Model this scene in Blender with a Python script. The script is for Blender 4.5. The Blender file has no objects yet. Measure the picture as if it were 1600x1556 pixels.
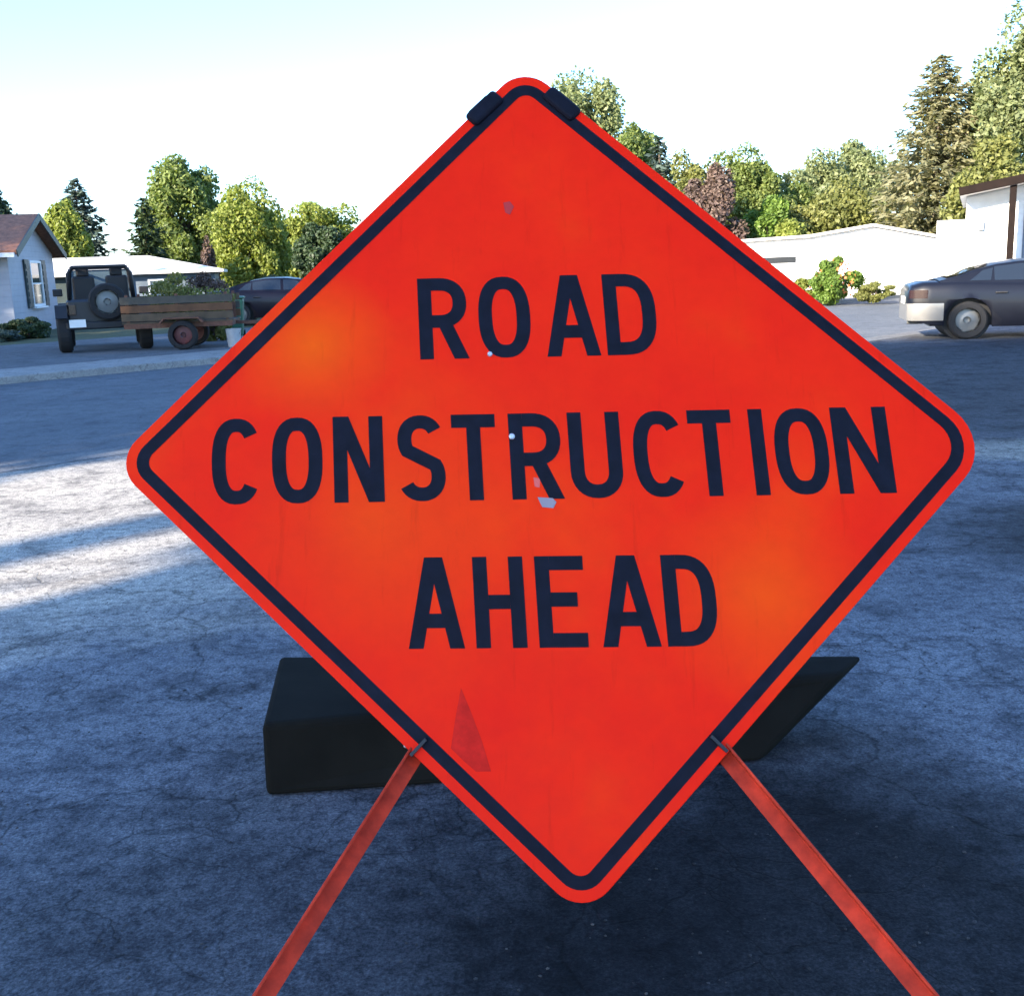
import bpy, bmesh, math, random
import numpy as np
from mathutils import Vector, Matrix, Quaternion

sc = bpy.context.scene
COL = sc.collection
R = math.radians

# ------------------------------------------------------------------ camera
F, HM, ROLL, CH = 1700.0, 418.0, R(2.0), 1.55
PITCH = math.atan((778 - HM) / F)
_f = np.array([0, math.cos(PITCH), -math.sin(PITCH)])
_u0 = np.array([0, math.sin(PITCH), math.cos(PITCH)])
_r0 = np.array([1.0, 0, 0])
_cr, _sr = math.cos(ROLL), math.sin(ROLL)
_r = _cr * _r0 - _sr * _u0
_u = _sr * _r0 + _cr * _u0
cam = bpy.data.cameras.new('camera')
cam.sensor_width = 36.0
cam.lens = 36.0 * F / 1600.0
cam.clip_start = 0.05
cam.clip_end = 2000
camo = bpy.data.objects.new('camera', cam)
COL.objects.link(camo)
camo.matrix_world = Matrix(((_r[0], _u[0], -_f[0], 0), (_r[1], _u[1], -_f[1], 0), (_r[2], _u[2], -_f[2], CH), (0, 0, 0, 1)))
sc.camera = camo

# ------------------------------------------------------------------ sky and sun
SUN_EL, SUN_AZ = R(21), R(225)
world = bpy.data.worlds.new('World')
sc.world = world
world.use_nodes = True
wn = world.node_tree.nodes
sky = wn.new('ShaderNodeTexSky')
sky.sky_type = 'NISHITA'
sky.sun_disc = False
sky.sun_elevation = SUN_EL
sky.sun_rotation = SUN_AZ
sky.air_density = 1.0
sky.dust_density = 0.6
sky.ozone_density = 6.0
wn['Background'].inputs[1].default_value = 0.15
world.node_tree.links.new(sky.outputs[0], wn['Background'].inputs[0])
sun = bpy.data.lights.new('sun', 'SUN')
sun.energy = 5.0
sun.angle = R(0.5)
sun.color = (1.0, 0.87, 0.69)
suno = bpy.data.objects.new('sun', sun)
COL.objects.link(suno)
_d = Vector((-math.sin(SUN_AZ) * math.cos(SUN_EL), -math.cos(SUN_AZ) * math.cos(SUN_EL), -math.sin(SUN_EL)))
suno.rotation_euler = _d.to_track_quat('-Z', 'Y').to_euler()
suno.location = (-30, -30, 30)
sc.view_settings.view_transform = 'Standard'
sc.view_settings.look = 'None'
sc.view_settings.gamma = 1.0
sc.view_settings.exposure = 2.15

# ------------------------------------------------------------------ placing helpers
def ray(px, py):
    return _r * (px - 800) / F + _u * (778 - py) / F + _f
def ground(px, py, z=0.0):
    d = ray(px, py)
    return np.array([0, 0, CH]) + d * (z - CH) / d[2]
def at(px, py, y):
    d = ray(px, py)
    return np.array([0, 0, CH]) + d * y / d[1]
AZ = R(45)
U = np.array([math.sin(AZ), math.cos(AZ)])
N = np.array([math.cos(AZ), -math.sin(AZ)])
def road(t, o, z=0.0):
    p = t * U + o * N
    return (p[0], p[1], z)

# ------------------------------------------------------------------ materials
MATS = {}
def newmat(name):
    m = bpy.data.materials.new(name)
    m.use_nodes = True
    nt = m.node_tree
    return m, nt, nt.nodes['Principled BSDF']
def node(nt, typ, **kw):
    n = nt.nodes.new(typ)
    for k, v in kw.items():
        if k in n.inputs.keys():
            n.inputs[k].default_value = v
        else:
            setattr(n, k, v)
    return n
def ramp(nt, fac, stops):
    r = nt.nodes.new('ShaderNodeValToRGB')
    el = r.color_ramp.elements
    el[0].position, el[1].position = stops[0][0], stops[-1][0]
    el[0].color, el[1].color = (*stops[0][1], 1), (*stops[-1][1], 1)
    for p, c in stops[1:-1]:
        e = el.new(p); e.color = (*c, 1)
    nt.links.new(fac, r.inputs[0])
    return r.outputs[0]
def mixc(nt, fac, a, b, mode='MIX'):
    m = nt.nodes.new('ShaderNodeMix')
    m.data_type = 'RGBA'; m.blend_type = mode
    for sock, v in ((m.inputs[0], fac), (m.inputs[6], a), (m.inputs[7], b)):
        if hasattr(v, 'links'):
            nt.links.new(v, sock)
        elif isinstance(v, (int, float)):
            sock.default_value = v
        else:
            sock.default_value = (*v, 1)
    return m.outputs[2]
def coords(nt, scale=(1, 1, 1), which='Object'):
    tc = nt.nodes.new('ShaderNodeTexCoord')
    mp = nt.nodes.new('ShaderNodeMapping')
    mp.inputs['Scale'].default_value = scale
    nt.links.new(tc.outputs[which], mp.inputs[0])
    return mp.outputs[0]
def noise(nt, vec, scale, detail=4, rough=.55):
    n = node(nt, 'ShaderNodeTexNoise', Scale=scale, Detail=detail, Roughness=rough)
    nt.links.new(vec, n.inputs['Vector'])
    return n.outputs[0]
def bump(nt, b, height, strength=.3, dist=.01):
    bm = node(nt, 'ShaderNodeBump', Strength=strength, Distance=dist)
    nt.links.new(height, bm.inputs['Height'])
    nt.links.new(bm.outputs[0], b.inputs['Normal'])

def plain(name, col, rough=.6, metal=0.0, var=.18, scale=6.0, bmp=0.0, bscale=40, coat=0.0):
    """painted / plastic / metal surface with slight wear"""
    if name in MATS: return MATS[name]
    m, nt, b = newmat(name)
    v = coords(nt)
    f = noise(nt, v, scale, 5, .6)
    lo = tuple(c * (1 - var) for c in col); hi = tuple(min(1, c * (1 + var)) for c in col)
    nt.links.new(ramp(nt, f, [(.3, lo), (.7, hi)]), b.inputs['Base Color'])
    b.inputs['Roughness'].default_value = rough
    b.inputs['Metallic'].default_value = metal
    b.inputs['Coat Weight'].default_value = coat
    if bmp: bump(nt, b, noise(nt, v, bscale, 3), bmp, .01)
    MATS[name] = m
    return m

def asphalt(name, lo, hi, crack=1.0, stain=.5, seed=0.0, speck=.35, spots=()):
    m, nt, b = newmat(name)
    v0 = coords(nt)
    mp = nt.nodes.new('ShaderNodeMapping'); mp.inputs['Location'].default_value = (seed, seed * .7, 0)
    nt.links.new(v0, mp.inputs[0]); v = mp.outputs[0]
    big = noise(nt, v, .45, 6, .6)
    mid = noise(nt, v, 3.2, 6, .65)
    fine = noise(nt, v, 95, 4, .75)
    grit = node(nt, 'ShaderNodeTexVoronoi', Scale=190.0); nt.links.new(v, grit.inputs['Vector'])
    c = ramp(nt, big, [(.30, lo), (.52, tuple((a + b_) / 2 for a, b_ in zip(lo, hi))), (.72, hi)])
    c = mixc(nt, stain, c, ramp(nt, mid, [(.34, (.34, .34, .36)), (.5, (1, 1, 1)), (.72, (1.25, 1.24, 1.2))]), 'MULTIPLY')
    c = mixc(nt, speck, c, ramp(nt, fine, [(.36, (.3, .3, .3)), (.55, (1.1, 1.1, 1.1)), (.66, (1.7, 1.7, 1.65))]), 'MULTIPLY')
    c = mixc(nt, speck, c, ramp(nt, noise(nt, v, 19, 5, .72), [(.36, (.38, .38, .40)), (.5, (1, 1, 1)), (.66, (1.4, 1.38, 1.34))]), 'MULTIPLY')
    c = mixc(nt, .35, c, ramp(nt, grit.outputs['Distance'], [(.05, (1.35, 1.33, 1.3)), (.45, (.55, .55, .56))]), 'MULTIPLY')
    for (sx, sy, rad, mult) in spots:                     # shade and sunlight painted into the pavement colour as ragged dark and light areas
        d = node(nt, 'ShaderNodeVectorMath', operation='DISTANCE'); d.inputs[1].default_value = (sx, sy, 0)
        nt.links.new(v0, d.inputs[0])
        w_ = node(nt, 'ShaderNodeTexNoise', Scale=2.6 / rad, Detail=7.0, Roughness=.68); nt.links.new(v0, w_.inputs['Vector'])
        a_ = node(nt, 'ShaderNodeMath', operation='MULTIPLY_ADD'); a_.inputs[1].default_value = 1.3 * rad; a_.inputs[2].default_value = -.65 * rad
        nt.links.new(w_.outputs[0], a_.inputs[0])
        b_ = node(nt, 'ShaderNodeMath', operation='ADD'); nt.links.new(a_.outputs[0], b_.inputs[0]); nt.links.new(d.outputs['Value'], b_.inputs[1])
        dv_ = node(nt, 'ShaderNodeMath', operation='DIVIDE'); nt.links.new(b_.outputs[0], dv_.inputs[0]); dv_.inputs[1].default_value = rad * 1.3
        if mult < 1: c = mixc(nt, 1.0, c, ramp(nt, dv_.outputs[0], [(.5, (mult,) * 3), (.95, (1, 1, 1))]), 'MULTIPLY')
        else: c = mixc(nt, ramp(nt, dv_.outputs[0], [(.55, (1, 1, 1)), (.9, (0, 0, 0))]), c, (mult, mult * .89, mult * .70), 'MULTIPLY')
    # cracks: warped cell borders
    wv = node(nt, 'ShaderNodeTexNoise', Scale=2.2, Detail=5.0)
    nt.links.new(v, wv.inputs['Vector'])
    add = nt.nodes.new('ShaderNodeVectorMath'); add.operation = 'MULTIPLY_ADD'
    add.inputs[1].default_value = (.55, .55, .55)
    nt.links.new(wv.outputs['Color'], add.inputs[0]); nt.links.new(v, add.inputs[2])
    hs = []
    for sc_, wd, gate in ((.5, .006, None), (2.9, .011, .55), (7.5, .010, .5)):
        vo = node(nt, 'ShaderNodeTexVoronoi', Scale=sc_, feature='DISTANCE_TO_EDGE')
        nt.links.new(add.outputs[0], vo.inputs['Vector'])
        r_ = ramp(nt, vo.outputs['Distance'], [(0.0, (1, 1, 1)), (wd * sc_ ** .3, (0, 0, 0))])
        if gate is not None:
            r_ = mixc(nt, 1.0, r_, ramp(nt, big, [(.43, (0, 0, 0)), (.53, (1, 1, 1))]), 'MULTIPLY')
        hs.append(r_)
    cr = mixc(nt, 1.0, mixc(nt, 1.0, hs[0], hs[1], 'LIGHTEN'), mixc(nt, .55, (0, 0, 0), hs[2]), 'LIGHTEN')
    c = mixc(nt, 1.0, c, mixc(nt, 1.0, (1, 1, 1), mixc(nt, crack, (0, 0, 0), cr), 'SUBTRACT'), 'MULTIPLY')
    nt.links.new(c, b.inputs['Base Color'])
    b.inputs['Roughness'].default_value = .88
    b.inputs['Specular IOR Level'].default_value = .12
    hgt = mixc(nt, .5, fine, grit.outputs['Distance'])
    hgt = mixc(nt, 1.0, hgt, cr, 'SUBTRACT')
    bump(nt, b, hgt, .4, .004)
    MATS[name] = m
    return m

def leafmat(name, c1, c2, trans=.35):
    if name in MATS: return MATS[name]
    m, nt, b = newmat(name)
    g = nt.nodes.new('ShaderNodeNewGeometry')
    v = coords(nt)
    f = noise(nt, v, .9, 3)
    mid = tuple((a + b_) / 2 for a, b_ in zip(c1, c2))
    ca = ramp(nt, g.outputs['Random Per Island'], [(0, c1), (.5, mid), (1, c2)])
    ca = mixc(nt, .5, ca, ramp(nt, f, [(.3, (.6, .65, .6)), (.7, (1.35, 1.3, 1.2))]), 'MULTIPLY')
    nt.links.new(ca, b.inputs['Base Color'])
    b.inputs['Roughness'].default_value = .55
    b.inputs['Specular IOR Level'].default_value = .35
    t = nt.nodes.new('ShaderNodeBsdfTranslucent')
    nt.links.new(mixc(nt, 1.0, ca, (1.1, 1.15, .6), 'MULTIPLY'), t.inputs['Color'])
    mx = nt.nodes.new('ShaderNodeMixShader'); mx.inputs[0].default_value = trans
    nt.links.new(b.outputs[0], mx.inputs[1]); nt.links.new(t.outputs[0], mx.inputs[2])
    nt.links.new(mx.outputs[0], nt.nodes['Material Output'].inputs['Surface'])
    MATS[name] = m
    return m

def glassmat(name, col=(.02, .025, .03), rough=.04):
    if name in MATS: return MATS[name]
    m, nt, b = newmat(name)
    b.inputs['Base Color'].default_value = (*col, 1)
    b.inputs['Roughness'].default_value = rough
    b.inputs['Specular IOR Level'].default_value = .8
    MATS[name] = m
    return m

def siding(name, col, pitch=.16, rough=.6):
    """painted lap boards seen from far: a relief saw-tooth and light weathering"""
    if name in MATS: return MATS[name]
    m, nt, b = newmat(name)
    tc = nt.nodes.new('ShaderNodeTexCoord')
    sep = nt.nodes.new('ShaderNodeSeparateXYZ'); nt.links.new(tc.outputs['Object'], sep.inputs[0])
    mod = node(nt, 'ShaderNodeMath', operation='FRACT')
    mul = node(nt, 'ShaderNodeMath', operation='MULTIPLY'); mul.inputs[1].default_value = 1 / pitch
    nt.links.new(sep.outputs[2], mul.inputs[0]); nt.links.new(mul.outputs[0], mod.inputs[0])
    f = noise(nt, tc.outputs['Object'], 3, 5)
    nt.links.new(ramp(nt, f, [(.3, tuple(c * .86 for c in col)), (.7, col)]), b.inputs['Base Color'])
    b.inputs['Roughness'].default_value = rough
    bump(nt, b, mod.outputs[0], .8, -.02)
    MATS[name] = m
    return m

# ------------------------------------------------------------------ mesh builder
class MB:
    def __init__(s): s.v, s.f = [], []
    def add(s, vs, fs):
        n = len(s.v); s.v += [tuple(map(float, q)) for q in vs]; s.f += [tuple(i + n for i in f) for f in fs]; return s
    def box(s, c, size, rz=0.0, M=None):
        hx, hy, hz = size[0] / 2, size[1] / 2, size[2] / 2
        q = [Vector((x, y, z)) for z in (-hz, hz) for x, y in ((-hx, -hy), (hx, -hy), (hx, hy), (-hx, hy))]
        rot = M if M is not None else Matrix.Rotation(rz, 3, 'Z')
        q = [rot @ p + Vector(c) for p in q]
        return s.add(q, [(3, 2, 1, 0), (4, 5, 6, 7), (0, 1, 5, 4), (1, 2, 6, 5), (2, 3, 7, 6), (3, 0, 4, 7)])
    def tube(s, pts, rad, n=8, cap=True):
        pts = [Vector(p) for p in pts]
        rads = rad if hasattr(rad, '__len__') else [rad] * len(pts)
        rings, prev = [], None
        for i, p in enumerate(pts):
            t = (pts[min(i + 1, len(pts) - 1)] - pts[max(i - 1, 0)]).normalized()
            if prev is None:
                a = t.cross(Vector((0, 0, 1)))
                if a.length < .05: a = t.cross(Vector((0, 1, 0)))
                a.normalize()
            else:
                a = (prev - t * prev.dot(t)).normalized()
            prev = a
            b = t.cross(a)
            rings.append([p + (a * math.cos(2 * math.pi * k / n) + b * math.sin(2 * math.pi * k / n)) * rads[i] for k in range(n)])
        vs = [q for r_ in rings for q in r_]
        fs = [(i * n + k, i * n + (k + 1) % n, (i + 1) * n + (k + 1) % n, (i + 1) * n + k) for i in range(len(pts) - 1) for k in range(n)]
        if cap: fs += [tuple(range(n))[::-1], tuple((len(pts) - 1) * n + k for k in range(n))]
        return s.add(vs, fs)
    def bar(s, p0, p1, w, h, up=(0, 0, 1)):
        p0, p1 = Vector(p0), Vector(p1); d = p1 - p0; L = d.length; d.normalize()
        a = d.cross(Vector(up)); 
        if a.length < .01: a = d.cross(Vector((1, 0, 0)))
        a.normalize(); b = a.cross(d)
        M = Matrix((a, d, b)).transposed()
        return s.box((p0 + p1) / 2, (w, L, h), M=M)
    def prism(s, poly, a, b):
        """poly: list of 3D points, extruded by vector (b-a)"""
        e = Vector(b) - Vector(a); n = len(poly)
        q = [Vector(p) + Vector(a) for p in poly]
        return s.add(q + [p + e for p in q], [tuple(range(n))[::-1], tuple(range(n, 2 * n))] + [(i, (i + 1) % n, n + (i + 1) % n, n + i) for i in range(n)])
    def lathe(s, prof, n=24, M=Matrix(), closed=False):
        """prof: (r, h) pairs round local z"""
        vs = [M @ Vector((r_ * math.cos(2 * math.pi * k / n), r_ * math.sin(2 * math.pi * k / n), h)) for r_, h in prof for k in range(n)]
        m = len(prof); rng = range(m if closed else m - 1)
        return s.add(vs, [(i * n + k, i * n + (k + 1) % n, ((i + 1) % m) * n + (k + 1) % n, ((i + 1) % m) * n + k) for i in rng for k in range(n)])
    def grid(s, fn, nu, nv):
        vs = [fn(i / nu, j / nv) for i in range(nu + 1) for j in range(nv + 1)]
        return s.add(vs, [(i * (nv + 1) + j, (i + 1) * (nv + 1) + j, (i + 1) * (nv + 1) + j + 1, i * (nv + 1) + j + 1) for i in range(nu) for j in range(nv)])
    def build(s, name, mat, parent=None, bevel=0.0, smooth=False, segs=2, fix=True):
        me = bpy.data.meshes.new(name); me.from_pydata(s.v, [], s.f)
        if fix:
            bm = bmesh.new(); bm.from_mesh(me); bmesh.ops.recalc_face_normals(bm, faces=bm.faces[:]); bm.to_mesh(me); bm.free()
        me.materials.append(mat)
        o = bpy.data.objects.new(name, me); COL.objects.link(o)
        if parent is not None: o.parent = parent
        if smooth: me.polygons.foreach_set('use_smooth', [True] * len(me.polygons))
        if bevel:
            md = o.modifiers.new('bevel', 'BEVEL'); md.width = bevel; md.segments = segs; md.limit_method = 'ANGLE'; md.angle_limit = R(35)
        return o
def tag(o, label=None, cat=None, group=None, kind=None):
    if label: o['label'] = label
    if cat: o['category'] = cat
    if group: o['group'] = group
    if kind: o['kind'] = kind
    return o
def thing(name, label, cat, loc=(0, 0, 0), rz=0.0, group=None):
    o = bpy.data.objects.new(name, None); COL.objects.link(o)
    o.empty_display_size = .3
    o.location = tuple(map(float, loc)); o.rotation_euler = (0, 0, rz)
    return tag(o, label, cat, group)
def copy_tree(o, parent=None):
    c = o.copy(); COL.objects.link(c)
    if parent is not None: c.parent = parent
    for ch in list(o.children): copy_tree(ch, c)
    return c

# ------------------------------------------------------------------ ground, street, lot
def sheet(name, pts, z, mat, kind='structure'):
    m = MB(); m.add([(p[0], p[1], z) for p in pts], [tuple(range(len(pts)))])
    return tag(m.build(name, mat), kind=kind)
def grassmat(name, a, b_):
    m, nt, b = newmat(name); v = coords(nt)
    f1 = noise(nt, v, .5, 6, .65); f2 = noise(nt, v, 25, 4, .7)
    c = ramp(nt, f1, [(.3, a), (.7, b_)])
    c = mixc(nt, .7, c, ramp(nt, f2, [(.3, (.4, .42, .4)), (.7, (1.4, 1.4, 1.2))]), 'MULTIPLY')
    nt.links.new(c, b.inputs['Base Color']); b.inputs['Roughness'].default_value = .95
    bump(nt, b, f2, .8, .03)
    return m
M_grass = grassmat('lawn_ground', (.035, .05, .018), (.08, .085, .035))
M_street = asphalt('street_asphalt', (.110, .124, .142), (.172, .185, .20), crack=.3, stain=.4, seed=7.0)
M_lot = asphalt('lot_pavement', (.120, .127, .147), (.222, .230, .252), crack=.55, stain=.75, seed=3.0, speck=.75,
    spots=((.75, 2.15, 1.05, .20), (-.65, 2.15, .95, .5), (.5, 2.9, .9, .5), (7.0, 14.0, 7.0, .36), (-3.6, 6.9, 3.0, 2.45), (3.35, 5.75, .95, .34), (4.05, 8.5, .55, 1.9)))  # darkening spots paint in shade, brightening ones sunlight
M_conc = asphalt('concrete_pavement', (.27, .26, .245), (.36, .35, .33), crack=.5, stain=.3, seed=11.0, speck=.3)
M_gutter = asphalt('gutter_concrete', (.16, .165, .17), (.24, .245, .25), crack=.4, stain=.4, seed=41.0, speck=.4)
M_drive = asphalt('driveway_asphalt', (.12, .127, .135), (.19, .195, .20), crack=.4, stain=.4, seed=17.0)

GZ = -0.03
sheet('ground', [(-600, -600), (600, -600), (600, 600), (-600, 600)], GZ, M_grass)
O_FAR, O_NEAR = -18.0, -9.9
sheet('street', [road(-12, O_FAR + .001), road(150, O_FAR + .001), road(150, O_NEAR), road(-12, O_NEAR)], 0.0, M_street)
sheet('gutter', [road(-12, O_NEAR), road(150, O_NEAR), road(150, O_NEAR + .45), road(-12, O_NEAR + .45)], 0.004, M_gutter)
# the lot is a finely divided sheet, gently uneven like old pavement
def lot_z(x, y): return .004 * math.sin(x * 2.1 + 1.3 * math.sin(y * 1.1)) + .004 * math.sin(y * 2.7 + x)
def lot_fn(u, v):
    t = -8 + 70 * u; o = O_NEAR + .45 + (26 * v)
    p = road(t, o); return (p[0], p[1], 0.002 - .001)
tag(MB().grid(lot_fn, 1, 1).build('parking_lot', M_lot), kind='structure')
# far kerb, sidewalk, driveway, lawn
m = MB(); a, b = road(-12, O_FAR), road(150, O_FAR)
m.prism([Vector(road(-12, O_FAR, -.02)), Vector(road(-12, O_FAR, .12)), Vector(road(-12, O_FAR - .16, .125)), Vector(road(-12, O_FAR - .16, -.02))], (0, 0, 0), np.array(road(150, O_FAR)) - np.array(road(-12, O_FAR)))
tag(m.build('kerb', M_conc, bevel=.015), kind='structure')
sheet('sidewalk', [road(-12, O_FAR - .16), road(150, O_FAR - .16), road(150, O_FAR - 1.7), road(-12, O_FAR - 1.7)], .118, M_conc)
sheet('lawn', [road(-40, O_FAR - 1.7), road(150, O_FAR - 1.7), road(150, -140), road(-40, -140)], .112, M_grass)
sheet('driveway', [road(-4, O_FAR - 1.7), road(26, O_FAR - 1.7), road(26, -27.5), road(-4, -27.5)], .118, M_drive)
sheet('driveway_apron', [road(30, O_FAR - 1.7), road(50, O_FAR - 1.7), road(50, -32), road(30, -32)], .118, M_conc)

# ------------------------------------------------------------------ trees
M_bark = plain('bark', (.09, .07, .055), .9, var=.4, scale=14, bmp=.8, bscale=30)
M_barkgrey = plain('grey_bark', (.16, .16, .165), .9, var=.35, scale=10, bmp=.6, bscale=25)
L_mid = leafmat('leaf_mid_green', (0.099, 0.142, 0.040), (0.213, 0.256, 0.078), .45)
L_yel = leafmat('leaf_yellow_green', (0.142, 0.185, 0.035), (0.270, 0.298, 0.071), .45)
L_dark = leafmat('leaf_dark_green', (0.020, 0.039, 0.018), (0.050, 0.078, 0.031), .2)
L_blue = leafmat('leaf_blue_green', (0.034, 0.056, 0.050), (0.078, 0.106, 0.084), .2)
L_olive = leafmat('leaf_olive', (0.106, 0.121, 0.035), (0.213, 0.220, 0.071), .4)
L_pale = leafmat('leaf_pale_green', (0.128, 0.156, 0.071), (0.241, 0.270, 0.128), .4)
L_brown = leafmat('leaf_purple_brown', (0.078, 0.051, 0.048), (0.163, 0.114, 0.092), .3)
L_bright = leafmat('leaf_bright_green', (0.078, 0.142, 0.026), (0.170, 0.256, 0.050), .4)
L_grey = leafmat('needle_grey_green', (0.156, 0.156, 0.092), (0.270, 0.256, 0.149), .4)

def quads(P, A, B):
    """P centres, A/B half-axes -> vertex list and faces"""
    n = len(P)
    V = np.empty((n, 4, 3)); V[:, 0] = P - A; V[:, 1] = P + B * .8 ; V[:, 2] = P + A; V[:, 3] = P - B * .8
    return V.reshape(-1, 3), np.arange(4 * n).reshape(-1, 4)
def leafmesh(name, V, Fc, mat, parent):
    me = bpy.data.meshes.new(name); me.from_pydata(V.tolist(), [], Fc.tolist()); me.materials.append(mat)
    o = bpy.data.objects.new(name, me); COL.objects.link(o); o.parent = parent
    return o
def unit(a): return a / np.maximum(np.linalg.norm(a, axis=1, keepdims=True), 1e-6)
def crown_points(rs, n, clumps, rx, rz, shape=1.0, spread=.24):
    """leaves gathered in clumps that fill an uneven ellipsoid; returns centres relative to the crown centre"""
    c = unit(rs.normal(size=(clumps, 3))) * (rs.uniform(.25, 1, (clumps, 1)) ** .5) * .86
    c[:, 2] = c[:, 2] * (1 - 0 * shape)
    taper = np.clip(1 - shape * .45 * (c[:, 2] + .2), .35, 1.2)
    c[:, :2] *= taper[:, None]
    size = rs.uniform(.6, 1.3, clumps) * spread
    k = rs.randint(0, clumps, n)
    d = unit(rs.normal(size=(n, 3))) * rs.uniform(.35, 1, (n, 1)) ** .6
    p = c[k] + d * size[k][:, None]
    return p * np.array([rx, rx, rz]), c * np.array([rx, rx, rz]), d
def broad_tree(name, label, base, h, width, mat, seed, n=7000, leaf=.2, clear=.18, bark=None, clumps=46, shape=.6, group=None, spread=.26, cat='tree', limbs=9):
    rs = np.random.RandomState(seed)
    if leaf < .25: leaf, n = leaf * .58, int(n * 3.0)
    bark = bark or M_bark
    t = thing(name, label, cat, base, 0, group)
    rz = h * (1 - clear) / 2; cz = h - rz; rx = width / 2
    P, C, d = crown_points(rs, n, clumps, rx / 1.08, rz / 1.06, shape, spread)
    fr = rx / np.percentile(np.hypot(P[:, 0], P[:, 1]), 96); z0_, z1_ = np.percentile(P[:, 2], (1.0, 99.6)); fz = 2 * rz / (z1_ - z0_)
    for Q in (P, C):
        Q[:, :2] *= fr; Q[:, 2] = (Q[:, 2] - z0_) * fz - rz
    P[:, 2] += cz; C[:, 2] += cz
    nrm = unit(d * .7 + rs.normal(size=(n, 3)) * .7 + np.array([0, 0, .35]))
    A = unit(np.cross(nrm, rs.normal(size=(n, 3)))); B = np.cross(nrm, A)
    s = (leaf * rs.uniform(.5, 1.25, n))[:, None]
    V, Fc = quads(P, A * s, B * s * .75)
    leafmesh('crown', V, Fc, mat, t)
    tr = MB(); r0 = .045 * h * .55 + .03
    top = cz + rz * .45
    sway = rs.normal(size=(5, 2)) * .02 * h
    pts = [(sway[i][0] * (i > 0), sway[i][1] * (i > 0), top * i / 4 - .05) for i in range(5)]
    tr.tube(pts, [r0 * 1.25, r0, r0 * .8, r0 * .55, r0 * .2], 9)
    order = np.argsort(rs.rand(len(C)))[:limbs]
    for i in order:
        q = C[i]; z0 = max(h * clear * .8, q[2] - rz * .6 - .2 * rx)
        z0 = min(z0, top * .85)
        s0 = np.array([0, 0, z0]); mid_ = s0 * .5 + q * .5 + np.array([0, 0, -.06 * rz])
        tr.tube([s0, mid_, q], [r0 * .42, r0 * .26, r0 * .06], 6)
    tr.build('trunk', bark, t, smooth=True)
    return t
def conifer(name, label, base, h, width, mat, seed, n_tier=26, group=None, bare=.06, leaf=.16, droop=.25, per=9, power=.85):
    rs = np.random.RandomState(seed)
    t = thing(name, label, 'tree', base, 0, group)
    Ps, As, Bs = [], [], []
    tr = MB(); r0 = .018 * h + .04
    tr.tube([(0, 0, -.05), (0, 0, h * .5), (0, 0, h)], [r0, r0 * .6, r0 * .08], 8)
    for k in range(n_tier):
        f = k / (n_tier - 1)
        z = h * (bare + (1 - bare) * f ** .92)
        Rr = width / 2 * (1 - f) ** power * rs.uniform(.82, 1.1) + .04 * width
        nb = max(4, int(per * (1 - .55 * f)))
        a0 = rs.rand() * 6.28
        for b in range(nb):
            a = a0 + 6.283 * b / nb + rs.normal() * .18
            L = Rr * rs.uniform(.68, 1.12)
            dr = droop * rs.uniform(.5, 1.4)
            m_ = max(5, int(9 * L / max(leaf * 4, .3)))
            u = rs.uniform(.08, 1, m_) ** .8
            wid = .20 * L * (1.15 - u) + .05
            off = rs.uniform(-1, 1, m_) * wid
            dirv = np.array([math.cos(a), math.sin(a), 0]); sd = np.array([-math.sin(a), math.cos(a), 0])
            zz = z - dr * L * u + .18 * L * u ** 3 + rs.normal(size=m_) * .05 * L - np.abs(off) * .35
            P = u[:, None] * L * dirv + off[:, None] * sd; P[:, 2] += zz
            ax = unit(dirv * 1.0 + sd * np.sign(off)[:, None] * .8 + rs.normal(size=(m_, 3)) * .35 + np.array([0, 0, -.25]))
            bx = unit(np.cross(ax, np.array([0, 0, 1.0]) + rs.normal(size=(m_, 3)) * .6))
            s = (leaf * rs.uniform(.7, 1.5, m_))[:, None]
            Ps.append(P); As.append(ax * s * 1.5); Bs.append(bx * s * .55)
            if b % 2 == 0 and k % 2 == 0:
                tr.tube([(0, 0, z), tuple(dirv * L * .8 + np.array([0, 0, z - dr * L * .75]))], [r0 * .22, r0 * .05], 5)
    V, Fc = quads(np.concatenate(Ps), np.concatenate(As), np.concatenate(Bs))
    leafmesh('crown', V, Fc, mat, t)
    tr.build('trunk', M_bark, t, smooth=True)
    return t
def px_tree(fn, name, label, px, top, wpx, y, *a, zb=.11, **k):
    """px/top in the photograph's pixels, y metres away: gives base, height and width in metres"""
    p = at(px, top, y); sc_ = F / (np.dot(p - np.array([0, 0, CH]), _f))
    return fn(name, label, (p[0], p[1], zb), p[2] - zb, wpx / sc_, *a, **k)
BG = 'trees behind the houses'
px_tree(broad_tree, 'broadleaf_tree', 'dark green tree cut by the left edge of the photo, above the brown roof', -22, 292, 84, 52, L_dark, 1, n=5000, leaf=.2)
px_tree(conifer, 'conifer_tree', 'dark spiky conifer just right of the brown roofed house', 116, 283, 118, 50, L_blue, 2, n_tier=34, leaf=.13, droop=.1, power=.6, per=10)
px_tree(broad_tree, 'broadleaf_tree', 'narrow yellow-green tree in front of the dark spiky conifer at the left', 101, 318, 66, 45, L_yel, 3, n=4200, leaf=.16, shape=.5, clear=.3)
px_tree(conifer, 'conifer_tree', 'blackish conifer at the left foot of the tall green tree at the left', 222, 312, 92, 54, L_dark, 4, n_tier=32, leaf=.13, droop=.15, power=.6)
px_tree(broad_tree, 'broadleaf_tree', 'tallest green tree of the left group, with a sunlit top', 282, 252, 150, 60, L_mid, 5, n=11000, leaf=.22, shape=.75, clumps=60)
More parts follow.
